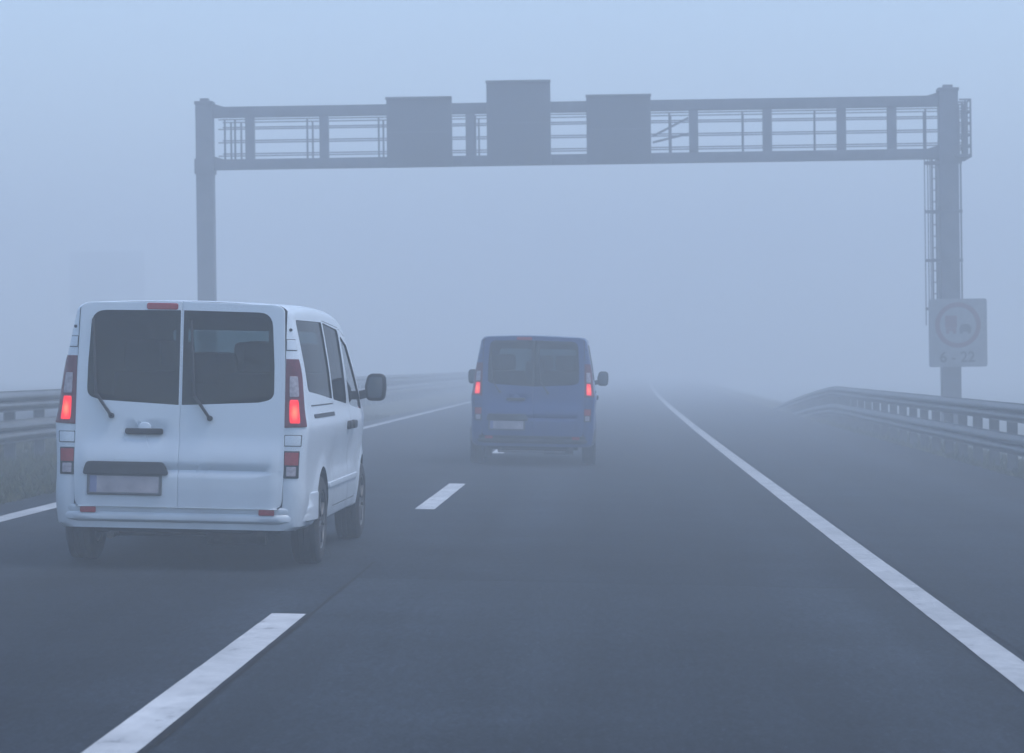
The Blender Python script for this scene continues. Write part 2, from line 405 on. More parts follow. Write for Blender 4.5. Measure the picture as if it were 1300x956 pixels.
# ------------------------------------------------------------------ gantry  (stands at y = GY)
GY = 68.0; CAM = Vector((0, 0, 1.525)); F = 3530.0
cdir = Vector((125, 14, -F)).normalized(); up = Vector((-0.0125, 1, 0)); up = (up - up.dot(cdir) * cdir).normalized(); xr = cdir.cross(up)
Mwc = Matrix((xr, cdir, up))                    # rows = world axes in camera coordinates: camera -> world
def at(px, py, y):
    d = Mwc @ Vector((px - 650, 478 - py, -F)); return CAM + d * (y / d.y)

g = empty('sign_gantry', (0, GY, 0)); tag(g, 'grey steel gantry with a railed catwalk spanning the whole carriageway', 'gantry')
def G(px, py): p = at(px, py, GY); return p.x, p.z
def lbox(bm, x0, x1, y0, y1, z0, z1, bev=0.01): add_box(bm, ((x0 + x1) / 2, (y0 + y1) / 2, (z0 + z1) / 2), (x1 - x0, y1 - y0, z1 - z0), bev)
xl = G(262, 300)[0]; xrp = G(1205, 300)[0]
zt = G(700, 129.5)[1]; zt2 = G(700, 143)[1]; zb2 = G(700, 196.5)[1]; zb = G(700, 209.5)[1]
for x, w, top in ((xl, .42, zt + .12), (xrp, .46, zt + .16)):
    bm = bmesh.new(); g0 = ground_z(x) - .3
    lbox(bm, x - w / 2, x + w / 2, -w / 2, w / 2, g0, top, .03)
    lbox(bm, x - w / 2 - .03, x + w / 2 + .03, -w / 2 - .03, w / 2 + .03, zb - .10, zb2 + .02, .01)
    lbox(bm, x - w / 2 - .02, x + w / 2 + .02, -w / 2 - .02, w / 2 + .02, top - .06, top + .02, .01)
    lbox(bm, x - .4, x + .4, -.4, .4, g0 + .3 - .05, g0 + .62, .02)
    lbox(bm, x - w / 4, x + w / 4, -w / 4, w / 4, top + .02, top + .10, .01)
    for zz_ in (zb - .06, zb2 - .03):
        for dx in (-.15, -.05, .05, .15): add_tube(bm, (x + dx, -w / 2 - .028, zz_), (x + dx, -w / 2 - .055, zz_), .018, n=6)
    bm_obj('column', bm, M['gantry'], g)
for za, zc in ((zt2, zt), (zb, zb2)):
    bm = bmesh.new(); lbox(bm, xl + .205, xrp - .225, -.13, .13, za, zc, .015)
    # gusset plates at the columns
    for sx, xx in ((1, xl + .20), (-1, xrp - .22)):
        s = -1
        for zz_, dz in ((za, -.18), (zc, .12)) if za < 5.6 else ((zc, .09),):
            v = [bm.verts.new(c) for yy in (-.05, .05) for c in ((xx, yy, zz_), (xx + sx * .30, yy, zz_), (xx, yy, zz_ + dz))]
            bm.faces.new(v[:3]); bm.faces.new(v[3:]); 
            for i in range(3): bm.faces.new((v[i], v[(i + 1) % 3], v[3 + (i + 1) % 3], v[3 + i]))
    bm_obj('chord', bm, M['gantry'], g)
for px in (317.5, 411.6, 504, 597, 690, 786, 880.5, 974, 1068, 1132):
    x = G(px, 165)[0]; bm = bmesh.new(); lbox(bm, x - .11, x + .11, -.11, .11, zb2 - .01, zt2 + .01, .01)
    bm_obj('upright', bm, M['gantry'], g)
# catwalk behind the frame: grating, two handrails
bm = bmesh.new(); lbox(bm, xl + .3, xrp - .2, .16, 1.0, zb2 - .10, zb2 - .04, .005)
bm_obj('catwalk', bm, M['gantry'], g)
H = zt2 - zb2
for yy, off in ((.20, 0.0), (.98, .022)):
    bm = bmesh.new()
    for f in (.10, .42, .74, .97): lbox(bm, xl + .3, xrp + .55, yy - .014, yy + .014, zb2 + H * (f + off * 5) - .014 if f < .9 else zb2 + H * .97 - .014, zb2 + H * (f + off * 5) + .014 if f < .9 else zb2 + H * .97 + .014, .002)
    x = xl + .5; i = 0
    for px in (284, 297, 389, 480, 603, 850, 943, 1035, 1176):
        x = G(px, 165)[0] + (.05 if off else 0); lbox(bm, x - .022, x + .022, yy - .022, yy + .022, zb2 - .06, zb2 + H * .97, .003)
    bm_obj('handrail', bm, M['gantry'], g)
bm = bmesh.new()
x0, x1 = G(829, 165)[0], G(875, 165)[0]
add_bar(bm, (x0, .6, zb2 + H * .45), (x1, .6, zb2 + H * .88), .05, .05); add_bar(bm, (x0, .6, zb2 + H * .30), (x1, .6, zb2 + H * .50), .05, .05)
bm_obj('brace', bm, M['gantry'], g)
# end platform cage right of the right column
bm = bmesh.new(); xa, xb = xrp + .24, G(1231, 165)[0]
zc0, zc1 = G(1220, 201)[1], G(1220, 128)[1]
lbox(bm, xa - .1, xb, -.35, 1.0, zc0, zc0 + .08, .01)
for yy in (-.33, .33, .98):
    for xx in ((xa + xb) / 2, xb - .02): lbox(bm, xx - .022, xx + .022, yy - .022, yy + .022, zc0, zc1, .004)
    for k in range(5):
        zz_ = zc0 + (zc1 - zc0) * (k + 1) / 5; lbox(bm, xa, xb, yy - .016, yy + .016, zz_ - .02, zz_ + .02, .003)
for k in range(5):
    zz_ = zc0 + (zc1 - zc0) * (k + 1) / 5; lbox(bm, xb - .03, xb, -.33, .98, zz_ - .02, zz_ + .02, .003)
lbox(bm, xb - .16, xb - .06, .1, .3, zc0, zc1 - .1, .01)
bm_obj('platform_cage', bm, M['gantry'], g)
# caged ladder on the left of the right column
lad = empty('ladder'); lad.parent = g
zl0, zl1 = 1.9, zb + .12
bm = bmesh.new(); la, lb = xrp - .52, xrp - .30
for xx in (la + .12, lb): lbox(bm, xx - .022, xx + .022, -.03, .03, zl0, zl1, .004)
z = zl0 + .15
while z < zl1: add_tube(bm, (la + .12, 0, z), (lb, 0, z), .014, n=6); z += .28
bm_obj('rungs', bm, M['gantry'], lad)
bm = bmesh.new()
for k in range(5): 
    a = math.pi * k / 4; lbox(bm, la + .2 - .36 * math.sin(a) - .012 + .10, la + .2 - .36 * math.sin(a) + .012 + .10, -.33 * math.cos(a) - .012, -.33 * math.cos(a) + .012, zl0 + .5, zl1, .002)
z = G(1200, 392)[1]
while z < zl1 + .05:
    prev = None
    for k in range(9):
        a = math.pi * k / 8; p = (la + .3 - .36 * math.sin(a), -.33 * math.cos(a), z)
        if prev: add_bar(bm, prev, p, .012, .05)
        prev = p
    z += (G(1200, 207)[1] - G(1200, 392)[1]) / 3
bm_obj('safety_hoops', bm, M['gantry'], lad)
for py in (207, 269, 331, 392):
    bm = bmesh.new(); z = G(1200, py)[1]; lbox(bm, la - .10, xrp + .30, -.255, -.225, z - .035, z + .035, .004)
    bm_obj('clamp_band', bm, M['gantry'], g)
bm = bmesh.new(); add_tube(bm, (xrp + .29, -.05, 1.6), (xrp + .29, -.05, zb), .022, n=8); bm_obj('cable_conduit', bm, M['gantry'], g)

# the three unlit displays hung on the front of the gantry
for (a, b, c, d, lab) in ((490, 124, 574, 211, 'square dark display board, leftmost of three on the gantry'),
                          (617, 103, 699.5, 208.5, 'tallest dark display board rising above the middle of the gantry'),
                          (744, 121, 827, 206.5, 'square dark display board right of the tallest one on the gantry')):
    p = at(a, b, GY - .45); q = at(c, d, GY - .45); cx = (p.x + q.x) / 2; W = q.x - p.x; T_ = p.z; B_ = q.z
    t = empty('display_board', (cx, GY - .45, B_)); tag(t, lab, 'display board', 'dark display boards on the gantry')
    bm = bmesh.new(); lbox(bm, -W / 2, W / 2, 0.05, .28, 0, T_ - B_, .02); lbox(bm, -W / 2 - .012, W / 2 + .012, -.08, .06, T_ - B_ - .05, T_ - B_ + .008, .006)
    bm_obj('housing', bm, M['display'], t)
    bm = bmesh.new(); lbox(bm, -W / 2 + .07, W / 2 - .07, .035, .048, .07, T_ - B_ - .07, .004); bm_obj('screen', bm, M['led'], t)
    bm = bmesh.new(); lbox(bm, -W / 2 + .03, W / 2 - .03, .028, .05, (T_ - B_) * .5 - .012, (T_ - B_) * .5 + .012, .003); bm_obj('seam_strip', bm, M['gantry'], t)
    bm = bmesh.new()
    for s in (-1, 1): lbox(bm, s * W * .3 - .04, s * W * .3 + .04, .28, .32, .02, T_ - B_ - .3, .005)
    bm_obj('bracket', bm, M['gantry'], t)

# no-overtaking sign on the right column
p = at(1179, 380, GY - .5); q = at(1253.5, 465, GY - .5); W = q.x - p.x; Hh = p.z - q.z
t = empty('traffic_sign', ((p.x + q.x) / 2, GY - .5, q.z)); tag(t, 'square pale no-overtaking sign for trucks with hours below, on the gantry\'s right column', 'road sign')
flat = lambda off: (lambda u, v, w: Vector((u, off - w, v)))
panel('sign_board', [rrect(-W / 2, 0, W / 2, Hh, .06)], .05, .004, 0, flat(0), M['sign_white'], t)
cx_, cz_, ro = .0 * W, Hh * .615, Hh * .335
circ = lambda r, n=48: [(cx_ + r * math.cos(2 * math.pi * k / n), cz_ + r * math.sin(2 * math.pi * k / n)) for k in range(n)]
panel('red_ring', [circ(ro), circ(ro * .80)], .006, .001, 0, flat(-.006), M['sign_red'], t)
# truck (red) left, car (black) right, both seen from behind
tr = [rrect(cx_ - ro * .56, cz_ - ro * .12, cx_ - ro * .04, cz_ + ro * .42, .02), rrect(cx_ - ro * .52, cz_ - ro * .26, cx_ - ro * .08, cz_ - ro * .14, .01),
      rrect(cx_ - ro * .52, cz_ - ro * .38, cx_ - ro * .38, cz_ - ro * .265, .004), rrect(cx_ - ro * .22, cz_ - ro * .38, cx_ - ro * .08, cz_ - ro * .265, .004)]
panel('truck_symbol', tr, .006, .001, 0, flat(-.006), M['sign_red'], t)
ca = [rpoly([(cx_ + ro * .06, cz_ - ro * .30, .01), (cx_ + ro * .58, cz_ - ro * .30, .01), (cx_ + ro * .58, cz_ - ro * .12, .02), (cx_ + ro * .47, cz_ + ro * .04, .02), (cx_ + ro * .17, cz_ + ro * .04, .02), (cx_ + ro * .06, cz_ - ro * .12, .02)]),
      rrect(cx_ + ro * .09, cz_ - ro * .38, cx_ + ro * .20, cz_ - ro * .305, .004), rrect(cx_ + ro * .44, cz_ - ro * .38, cx_ + ro * .55, cz_ - ro * .305, .004)]
panel('car_symbol', ca, .006, .001, 0, flat(-.006), M['sign_black'], t)
fc = bpy.data.curves.new('t', 'FONT'); fc.body = '6 - 22'; fc.size = .36; fc.align_x = 'CENTER'; fc.extrude = .003; fc.offset = .006
fo = bpy.data.objects.new('t', fc); C.objects.link(fo); dg = bpy.context.evaluated_depsgraph_get(); me = bpy.data.meshes.new_from_object(fo.evaluated_get(dg)); bpy.data.objects.remove(fo)
for v in me.vertices: v.co = Vector((v.co.x - .02, -.006 - v.co.z, v.co.y + Hh * .07))
link_mesh('sign_text', me, M['sign_black'], t, smooth=False)
bm = bmesh.new()
for z in (Hh * .25, Hh * .75): lbox(bm, -W * .35, W * .2, .06, .24, z - .03, z + .03, .005)
bm_obj('bracket', bm, M['gantry'], t)

# barely visible board beyond, left
p = at(88, 320, 255); q = at(184, 398, 255); W = q.x - p.x
t = empty('roadside_board', ((p.x + q.x) / 2, 255, ground_z(-17))); tag(t, 'faint wide rectangular board dissolving in fog above the white van\'s roof', 'sign board')
z0 = q.z - t.location.z; z1 = p.z - t.location.z
bm = bmesh.new(); lbox(bm, -W / 2, W / 2, 0, .06, z0, z1, .01); bm_obj('panel', bm, M['board'], t)
for s in (-1, 1):
    bm = bmesh.new(); add_tube(bm, (s * W * .3, .12, -.3), (s * W * .3, .12, z1 - .1), .07); bm_obj('post', bm, M['post_steel'], t)

# ------------------------------------------------------------------ the van
def interp(tab, x):
    if x <= tab[0][0]: return tab[0][1]
    if x >= tab[-1][0]: return tab[-1][1]
    for i in range(len(tab) - 1):
        if tab[i][0] <= x <= tab[i + 1][0]:
            x0, y0 = tab[i]; x1, y1 = tab[i + 1]
            m0 = (tab[i + 1][1] - tab[i - 1][1]) / (tab[i + 1][0] - tab[i - 1][0]) if i > 0 else (y1 - y0) / (x1 - x0)
            m1 = (tab[i + 2][1] - y0) / (tab[i + 2][0] - x0) if i + 2 < len(tab) else (y1 - y0) / (x1 - x0)
            h = x1 - x0; s = (x - x0) / h
            return (2 * s**3 - 3 * s**2 + 1) * y0 + (s**3 - 2 * s**2 + s) * h * m0 + (-2 * s**3 + 3 * s**2) * y1 + (s**3 - s**2) * h * m1
SIDE = [(.28, .915), (.34, .932), (.45, .948), (.57, .955), (.605, .953), (.64, .952), (.75, .951), (.88, .957), (1.0, .966), (1.07, .967), (1.12, .957), (1.18, .945), (1.3, .930), (1.5, .902), (1.7, .866), (1.82, .842), (1.90, .826), (2.0, .80)]
PLAN = [(0, .972), (.3, .980), (.9, 1), (3.5, 1), (4.1, .995), (4.5, .95), (4.7, .885), (4.88, .81), (4.97, .72)]
ZT = [(0, 1.976), (.25, 1.988), (1.2, 2.000), (2.4, 1.992), (3.0, 1.962), (3.3, 1.905), (3.42, 1.845), (4.30, 1.20), (4.42, 1.135), (4.6, 1.08), (4.8, .99), (4.9, .90), (4.97, .78)]
def zt_of(y):
    if 3.3 < y < 4.42:          # straight windscreen line
        t_ = [(3.3, 1.905), (3.42, 1.83), (4.30, 1.20), (4.42, 1.135)]
        for (a, c), (d, e) in zip(t_, t_[1:]):
            if a <= y <= d: return c + (e - c) * (y - a) / (d - a)
    return interp(ZT, y)
RW, WR, WY = .335, .39, (1.0, 4.1)       # wheel radius, arch radius, wheel stations
RC = .12                                  # rear corner radius (plan)
Y0 = .055                                 # rear skin, the bumper reaches y = 0
def sm(a, b, x): x = max(0, min(1, (x - a) / (b - a))); return x * x * (3 - 2 * x)
def half(y, z):
    w = interp(SIDE, z) * interp(PLAN, y)
    for wy in WY:                          # flared arches
        r = math.hypot(y - wy, z - RW)
        w += .014 * (1 - sm(WR + .01, WR + .13, r))
    # hollow swept into the flanks between the arches
    w -= .012 * sm(1.35, 1.75, y) * (1 - sm(3.1, 3.6, y)) * sm(.62, .72, z) * (1 - sm(.80, 1.0, z))
    return w
def shear(y, z): return max(0, z - .6) * .05 * max(0, 1 - (y - Y0) / .9)
def corner_inset(d): return RC - math.sqrt(max(0, RC**2 - (RC - min(d, RC))**2))

def loft(inset=0.0, ya=Y0, yb=4.97, zb=.30, mat=None, dy=.05, nz=40):
    bm = bmesh.new(); rings = []
    ys = [ya + d for d in (0, .004, .012, .024, .04, .06, .085)] if not inset else [ya]
    y = (ys[-1] + .04) if not inset else ya + .2
    while y < yb - .02: ys.append(y); y += dy
    ys.append(yb)
    for y in ys:
        top = zt_of(y) - inset; rc = min(.110, (top - zb) * .3); zs = top - rc
        ci = corner_inset(y - ya) if not inset else 0
        pts = [(0, zb), ((half(y, zb + .04) - ci - inset) * .5, zb), (half(y, zb + .04) - ci - inset - .05, zb)]
        for k in range(nz + 1):
            z = zb + .03 + (zs - zb - .03) * k / nz; pts.append((half(y, z) - ci - inset, z))
        w0 = pts[-1][0]; rx = rc * .95
        for k in range(1, 9):
            a = math.pi / 2 * k / 8; pts.append((w0 - rx + rx * math.cos(a), zs + (rc - .022) * math.sin(a)))
        w1 = pts[-1][0]
        for k in range(1, 7):
            f = 1 - k / 6; pts.append((w1 * f, top - .022 * f * f - (.006 * min(1, ci / .05) if not inset else 0)))
        full = pts + [(-a, b) for a, b in reversed(pts[1:-1])]
        rings.append([bm.verts.new((a, y + shear(y, b), b)) for a, b in full])
    n = len(rings[0])
    for a, c in zip(rings, rings[1:]):
        for k in range(n): bm.faces.new((a[k], a[(k + 1) % n], c[(k + 1) % n], c[k]))
    bm.faces.new(rings[0]); bm.faces.new(rings[-1])
    bmesh.ops.recalc_face_normals(bm, faces=bm.faces)
    me = bpy.data.meshes.new('loft'); bm.to_mesh(me); bm.free()
    if mat: me.materials.append(mat)
    return me

def side_map(s, out=0.0):
    return lambda u, v, w: Vector((s * (half(u, v) + out + w), u + shear(u, v), v))
def rear_map(out=0.0, relief=None):
    return lambda u, v, w: Vector((u, Y0 + shear(Y0, v) - out - w - (relief(u, v) if relief and w > -.018 else 0), v))
def corner_map(s, out=0.0, reach=1.2):
    """u in 0..1 runs from the door gap round the rear corner to the flank"""
    def f(u, v, w):
        W = interp(SIDE, v) * .975; a0 = W - RC; L0 = a0 - .775; L = L0 + RC * reach; d = u * L
        o = out + w
        if d <= L0: x, y = .775 + d, -o
        else:
            t_ = (d - L0) / RC
            if t_ < math.pi / 2: x, y = a0 + (RC + o) * math.sin(t_), RC - (RC + o) * math.cos(t_)
            else: x, y = W + o, RC + (t_ - math.pi / 2) * RC
        return Vector((s * x, Y0 + y + shear(Y0 + y, v), v))
    return f

def relief(u, v):
    """door pressing: a raised shoulder between waist and crease, and the handle dish on the left door"""
    r = .030 * sm(.99, .80, v) if v > .762 else .030
    r -= .024 * (sm(.705, .727, v) if v <= .735 else 1 - sm(.735, .775, v)) * sm(.70, .62, abs(u)) * (1 if v > .705 else 0)
    r *= sm(.762, .70, abs(u)) * .8 + .2
    return r

def build_van(colour, bumper_mat, label, lit=True):
    P = M[colour]; van = empty('passenger_van'); tag(van, label, 'van')
    body = loft(mat=P)
    body = boolean(body, loft(inset=.055, ya=.16, yb=4.15, zb=.42, mat=M['dark'], dy=.16, nz=14))
    # window openings
    def prism_x(ol, x0, x1, s): return panel_mesh([ol], x1 - x0, .0, 0, lambda u, v, w: Vector((s * (x1 + w), u, v)))
    quarter = rpoly([(.38, 1.325, .07), (1.78, 1.255, .03), (1.78, 1.862, .03), (.27, 1.856, .04)])
    second = rpoly([(1.86, 1.25, .03), (2.86, 1.200, .10), (2.92, 1.815, .07), (1.86, 1.86, .03)])
    front = rpoly([(3.06, 1.19, .05), (4.02, 1.14, .04), (3.97, 1.24, .03), (3.44, 1.69, .06), (3.02, 1.775, .05)])
    for s in (-1, 1):
        for ol in (quarter, second, front): body = boolean(body, prism_x(ol, .5, 1.2, s), cutmat=M['frit'])
    wsc = rpoly([(-.70, 1.26, .05), (.70, 1.26, .05), (.62, 1.80, .06), (-.62, 1.80, .06)])
    body = boolean(body, panel_mesh([wsc], 1.8, 0, 0, lambda u, v, w: Vector((u, 3.35 - w, v))), cutmat=M['frit'])
    for s in (-1, 1):
        for wy in WY:
            bm = bmesh.new(); bmesh.ops.create_cone(bm, cap_ends=True, segments=56, radius1=WR, radius2=WR, depth=.6, matrix=Matrix.Translation((s * .95, wy, RW + .02)) @ Matrix.Rotation(R(90), 4, 'Y'))
            me = bpy.data.meshes.new('w'); bm.to_mesh(me); bm.free(); body = boolean(body, me, cutmat=M['plastic'])
    # rear door opening
    bm = bmesh.new(); add_box(bm, (0, -.1, 1.28), (1.544, .5, 1.64))
    for v in bm.verts: v.co.y += shear(Y0, v.co.z)
    me = bpy.data.meshes.new('r'); bm.to_mesh(me); bm.free(); 
    bm = bmesh.new(); bm.from_mesh(me)
    for v in bm.verts:
        if v.co.y > 0: v.co.y = Y0 + .045 + shear(Y0, v.co.z)
    bm.to_mesh(me); bm.free()
    body = boolean(body, me, cutmat=M['plastic'])
    # opening from the cabin to the rear windows
    body = boolean(body, panel_mesh([rrect(-.70, 1.14, .70, 1.925, .06)], .5, 0, 0, lambda u, v, w: Vector((u, .05 - w, v))), cutmat=M['dark'])
    # side doors
    fd = rpoly([(2.985, .40, .06), (3.60, .40, .12), (3.78, .70, .1), (4.10, .90, .1), (4.16, 1.06, .05), (4.10, 1.20, .05), (3.45, 1.755, .05), (2.975, 1.83, .03)])
    sd = rpoly([(1.82, .40, .05), (2.955, .40, .03), (2.955, 1.835, .02), (1.82, 1.875, .02)])
    def shell(ol, s, g_):
        c = Vector((sum(p[0] for p in ol) / len(ol), sum(p[1] for p in ol) / len(ol)))
        o2 = [tuple(c + (Vector(p) - c) * (1 + g_ / max(.1, (Vector(p) - c).length))) for p in ol]
        return panel_mesh([o2], .22, 0, .15, lambda u, v, w: Vector((s * (half(u, v) + .06 + w), u, v)))
    doors = {}
    for s, nm, ol in ((1, 'front_door', fd), (-1, 'front_door', fd), (1, 'sliding_door', sd)):
        d = boolean(body.copy(), shell(ol, s, -.003), 'INTERSECT', cutmat=M['plastic'])
        doors[(s, nm)] = link_mesh(nm, d, None, van, 28)
        body = boolean(body, shell(ol, s, .003), cutmat=M['plastic'])
    b = link_mesh('body', body, None, van, 28)
    # glass
    for s in (-1, 1):
        panel('side_window', [quarter], .006, .001, .1, side_map(s, -.010), M['glass'], van)
        par = doors.get((s, 'sliding_door'), van)
        panel('side_window', [second], .006, .001, .1, side_map(s, -.010), M['glass'], par)
        panel('side_window', [front], .006, .001, .1, side_map(s, -.010), M['glass_clear'], doors[(s, 'front_door')])
        hd = panel('door_handle', [rrect(3.03, 1.005, 3.22, 1.05, .018)], .05, .012, 0, side_map(s, .035), M['plastic'] if colour == 'blue' else M['plastic'], doors[(s, 'front_door')])
    panel('window_divider', [rrect(1.785, 1.26, 1.855, 1.862, .004)], .01, .001, .1, side_map(1, -.002), M['frit'], van)
    panel('door_handle', [rrect(2.70, 1.005, 2.90, 1.05, .018)], .05, .012, 0, side_map(1, .03), M['plastic'], doors[(1, 'sliding_door')])
    panel('slide_rail', [rrect(.52, 1.125, 1.78, 1.152, .01)], .012, .002, .1, side_map(1, .006), M['plastic'], van)
    for s in (-1, 1):
        panel('waist_moulding', [rrect(.44, 1.215, 1.78, 1.222, .002)], .006, .001, .1, side_map(s, .003), M['plastic'], van)
        panel('sill_moulding', [rrect(1.46, .565, 3.62, .60, .012)], .014, .003, .1, side_map(s, .012), P, van)
    slope = lambda v: 3.42 + (1.83 - v) / .63 * .88
    panel('windscreen', [wsc], .006, .001, 0, lambda u, v, w: Vector((u, slope(v) - .012 + w, v - .01)), M['glass_clear'], van)
    # rear doors
    for s in (-1, 1):
        gap = .0055
        o = rpoly([(s * gap, .466, .004), (s * .760, .466, .05), (s * .772, .75, .2), (s * .768, 1.4, .3), (s * .752, 1.932, .05), (s * .70, 1.956, .1), (s * gap, 1.972, .004)])
        if s < 0: o = o[::-1]
        wo = rpoly([(s * (gap + .006), 1.212, .003), (s * .58, 1.240, .10), (s * .694, 1.268, .13), (s * .692, 1.5, .3), (s * .668, 1.903, .11), (s * (gap + .006), 1.911, .003)])
        if s > 0: wo = wo[::-1]
        rm = rear_map(.010, relief if s > 0 else lambda u, v: relief(u, v) - .018 * (sm(.165, .145, abs(u + .258)) * sm(.062, .045, abs(v - 1.0))))
        d = panel('rear_door', [o], .026, .005, .035, rm, P, van, 40)
        wcut = panel_mesh([wo], .5, 0, 0, lambda u, v, w: Vector((u, Y0 - .25 - w, v)))
        d.data = boolean(d.data, wcut, cutmat=M['frit']); sharpen(d.data, 35)
        rw = panel('rear_window', [wo], .006, .002, 0, rear_map(.004), M['glass'], d)
        # black printed border of the pane
        c = Vector((s * .34, 1.57)); inner = [(c.x + (p[0] - c.x) * .90 + (-s*.0 ), c.y + (p[1] - c.y) * .88) for p in wo][::-1]
        panel('window_border', [wo, inner], .003, .0005, 0, rear_map(-.003), M['frit'], rw)
        # wiper
        px_, pz = (-.505, 1.125) if s < 0 else (.225, 1.118)
        bm = bmesh.new(); tx, tz = px_ - .115, pz + .16
        yq = lambda z, o_: Y0 + shear(Y0, z) - .010 - o_
        add_tube(bm, (px_, yq(pz, -.01), pz), (px_, yq(pz, .035), pz), .020, n=14)
        add_bar(bm, (px_, yq(pz, .028), pz), (tx, yq(tz, .026), tz), .034, .018, .004)
        add_bar(bm, (tx, yq(tz, .026), tz), (tx - .02, yq(tz + .28, .022), tz + .28), .014, .010, .002)
        wp = bm_obj('wiper', bm, M['plastic'], d)
        bm = bmesh.new(); add_bar(bm, (tx - .006, yq(tz, .012), tz - .01), (tx - .04, yq(1.84, .010), 1.84), .018, .014, .003)
        bm_obj('wiper_blade', bm, M['plastic'], wp)
        if s < 0:
            bl = panel('brake_light', [rrect(-.262, 1.918, -.036, 1.958, .014)], .016, .004, 0, rear_map(.016), M['lens_red'], d)
            panel('lamp_strip', [rpoly([(-.695, .700, .012), (-.672, .782, .03), (-.112, .782, .03), (-.075, .700, .012)])], .045, .008, 0, rear_map(.066), M['plastic'], d)
            pl = panel('licence_plate', [rrect(-.655, .556, -.130, .690, .008)], .008, .002, 0, rear_map(.050), M['plate'], d)
            panel('plate_band', [rrect(-.648, .563, -.598, .683, .004)], .003, .0008, 0, rear_map(.0515), M['plate_blue'], pl)
            panel('plate_frame', [rrect(-.667, .546, -.118, .700, .01), rrect(-.650, .561, -.135, .686, .008)[::-1]], .012, .002, 0, rear_map(.054), M['rim'] if colour == 'white' else M['plastic'], pl)
            panel('door_handle', [rrect(-.395, .998, -.128, 1.030, .010)], .030, .006, 0, rear_map(.030), M['plastic'], d)
            panel('badge_button', [[(-.258 + .042 * math.cos(k * math.pi / 14), 1.044 + .032 * math.sin(k * math.pi / 14)) for k in range(29)][:28]], .018, .005, 0, rear_map(.020), P, d)
    # rear corners: lamps, hinges
    for s in (-1, 1):
        lamp = panel('tail_light', [rpoly([(.0, 1.062, .008), (.92, 1.068, .02), (.97, 1.30, .2), (1.05, 1.47, .1), (.92, 1.562, .10), (.0, 1.562, .006)])], .020, .003, .04, corner_map(s, .008), M['lens'], van)
        panel('lit_lamp', [rrect(.20, 1.095, .60, 1.262, .045)], .010, .003, .03, corner_map(s, .0135), M['lit'], lamp)
        panel('reversing_lamp', [rrect(.20, 1.29, .64, 1.435, .03)], .010, .003, .03, corner_map(s, .0125), M['lens_clear'], lamp)
        low = panel('lower_lamp', [rrect(.0, .690, .64, .885, .016)], .016, .003, .04, corner_map(s, .006), M['plastic'], van)
        panel('reflector', [rrect(.04, .785, .59, .875, .012)], .010, .002, .04, corner_map(s, .0095), M['lens_red'], low)
        panel('fog_lamp', [rrect(.12, .705, .50, .770, .012)], .010, .002, .04, corner_map(s, .0095), M['lens_clear'], low)
        for z, e in ((.93, .66), (1.635, .88)):
            panel('hinge_cover', [rrect(.03, z, e, z + .068, .008)], .012, .003, .04, corner_map(s, .004), P, van)
            panel('hinge_gap', [rrect(.0, z - .008, e + .05, z + .076, .010), rrect(.03, z, e, z + .068, .008)[::-1]], .006, .0005, .04, corner_map(s, .0015), M['plastic'], van)
        bm = bmesh.new(); f = corner_map(s, .002); p = f(.45, 1.78, 0); add_tube(bm, p + Vector((0, .01, 0)), p + Vector((0, -.008, 0)), .012, n=12)
        bm_obj('rubber_plug', bm, M['plastic'], van)
    # bumper
    bm = bmesh.new(); prof = [(.052, .575), (.034, .578), (.024, .565), (.022, .476), (-.024, .470), (-.044, .458), (-.046, .440), (-.040, .418), (-.046, .412), (-.054, .395), (-.050, .365), (-.020, .346), (.050, .340)]
    # plan: straight across, round the corner, along the flank to the arch
    path = []
    Wb = .895; rc = .20
    for k in range(13): path.append((-(Wb - rc) + 2 * (Wb - rc) * k / 12, 0, (0, -1)))
    pr = []
    for k in range(0, 10): a = math.pi / 2 * k / 9; pr.append(((Wb - rc) + rc * math.sin(a), rc - rc * math.cos(a), (math.sin(a), -math.cos(a))))
    pr += [(.925, .28, (1, 0)), (.942, .42, (1, 0)), (.956, .58, (1, 0))]
    left = [(-x, y, (-n[0], n[1])) for x, y, n in reversed(pr)]
    path = left + path[1:-1] + pr
    rings = []
    for x, y, n in path:
        rise = 0
        ring = []
        side_f = sm(.0, .35, y)
        for o_, z in prof:
            oo = -o_ * (1 - side_f) + side_f * (.016 if .35 < z < .57 else -.02)
            if z > .5 and side_f < .5 and abs(x) < .78: z = .470; oo = .0      # the step is low under the doors, high at the corners
            ring.append(bm.verts.new((x + n[0] * oo, y + n[1] * oo + .07, z - .0)))
        rings.append(ring)
    for a, c in zip(rings, rings[1:]):
        for k in range(len(prof) - 1): bm.faces.new((a[k], a[k + 1], c[k + 1], c[k]))
    bmesh.ops.remove_doubles(bm, verts=bm.verts, dist=.0005)
    bmesh.ops.solidify(bm, geom=bm.faces[:], thickness=.006)
    bp = bm_obj('bumper', bm, bumper_mat, van, 50)
    for s in (-1, 1):
        panel('bumper_reflector', [rrect(.605, .415, .715, .452, .006)], .012, .003, 0, lambda u, v, w, s=s: Vector((s * u, .012 - w, v)), M['lens_red'], bp)
    # underbody
    bm = bmesh.new(); lbox(bm, -.70, .70, .45, 4.5, .24, .31, .03); lbox(bm, -.55, .55, .10, .5, .27, .33, .02)
    bm_obj('underbody', bm, M['dark'], van)
    bm = bmesh.new(); add_tube(bm, (-.72, 1.0, RW), (.72, 1.0, RW), .045); add_box(bm, (0, 1.0, RW - .02), (1.2, .12, .09), .02); bm_obj('axle', bm, M['dark'], van)
    bm = bmesh.new(); add_tube(bm, (.18, .35, .26), (.62, .35, .26), .085, n=20); add_tube(bm, (.20, .35, .26), (-.5, .30, .25), .026, n=12); add_tube(bm, (-.5, .315, .25), (-.5, .06, .245), .028, n=12); bm_obj('exhaust', bm, M['muffler'], van)
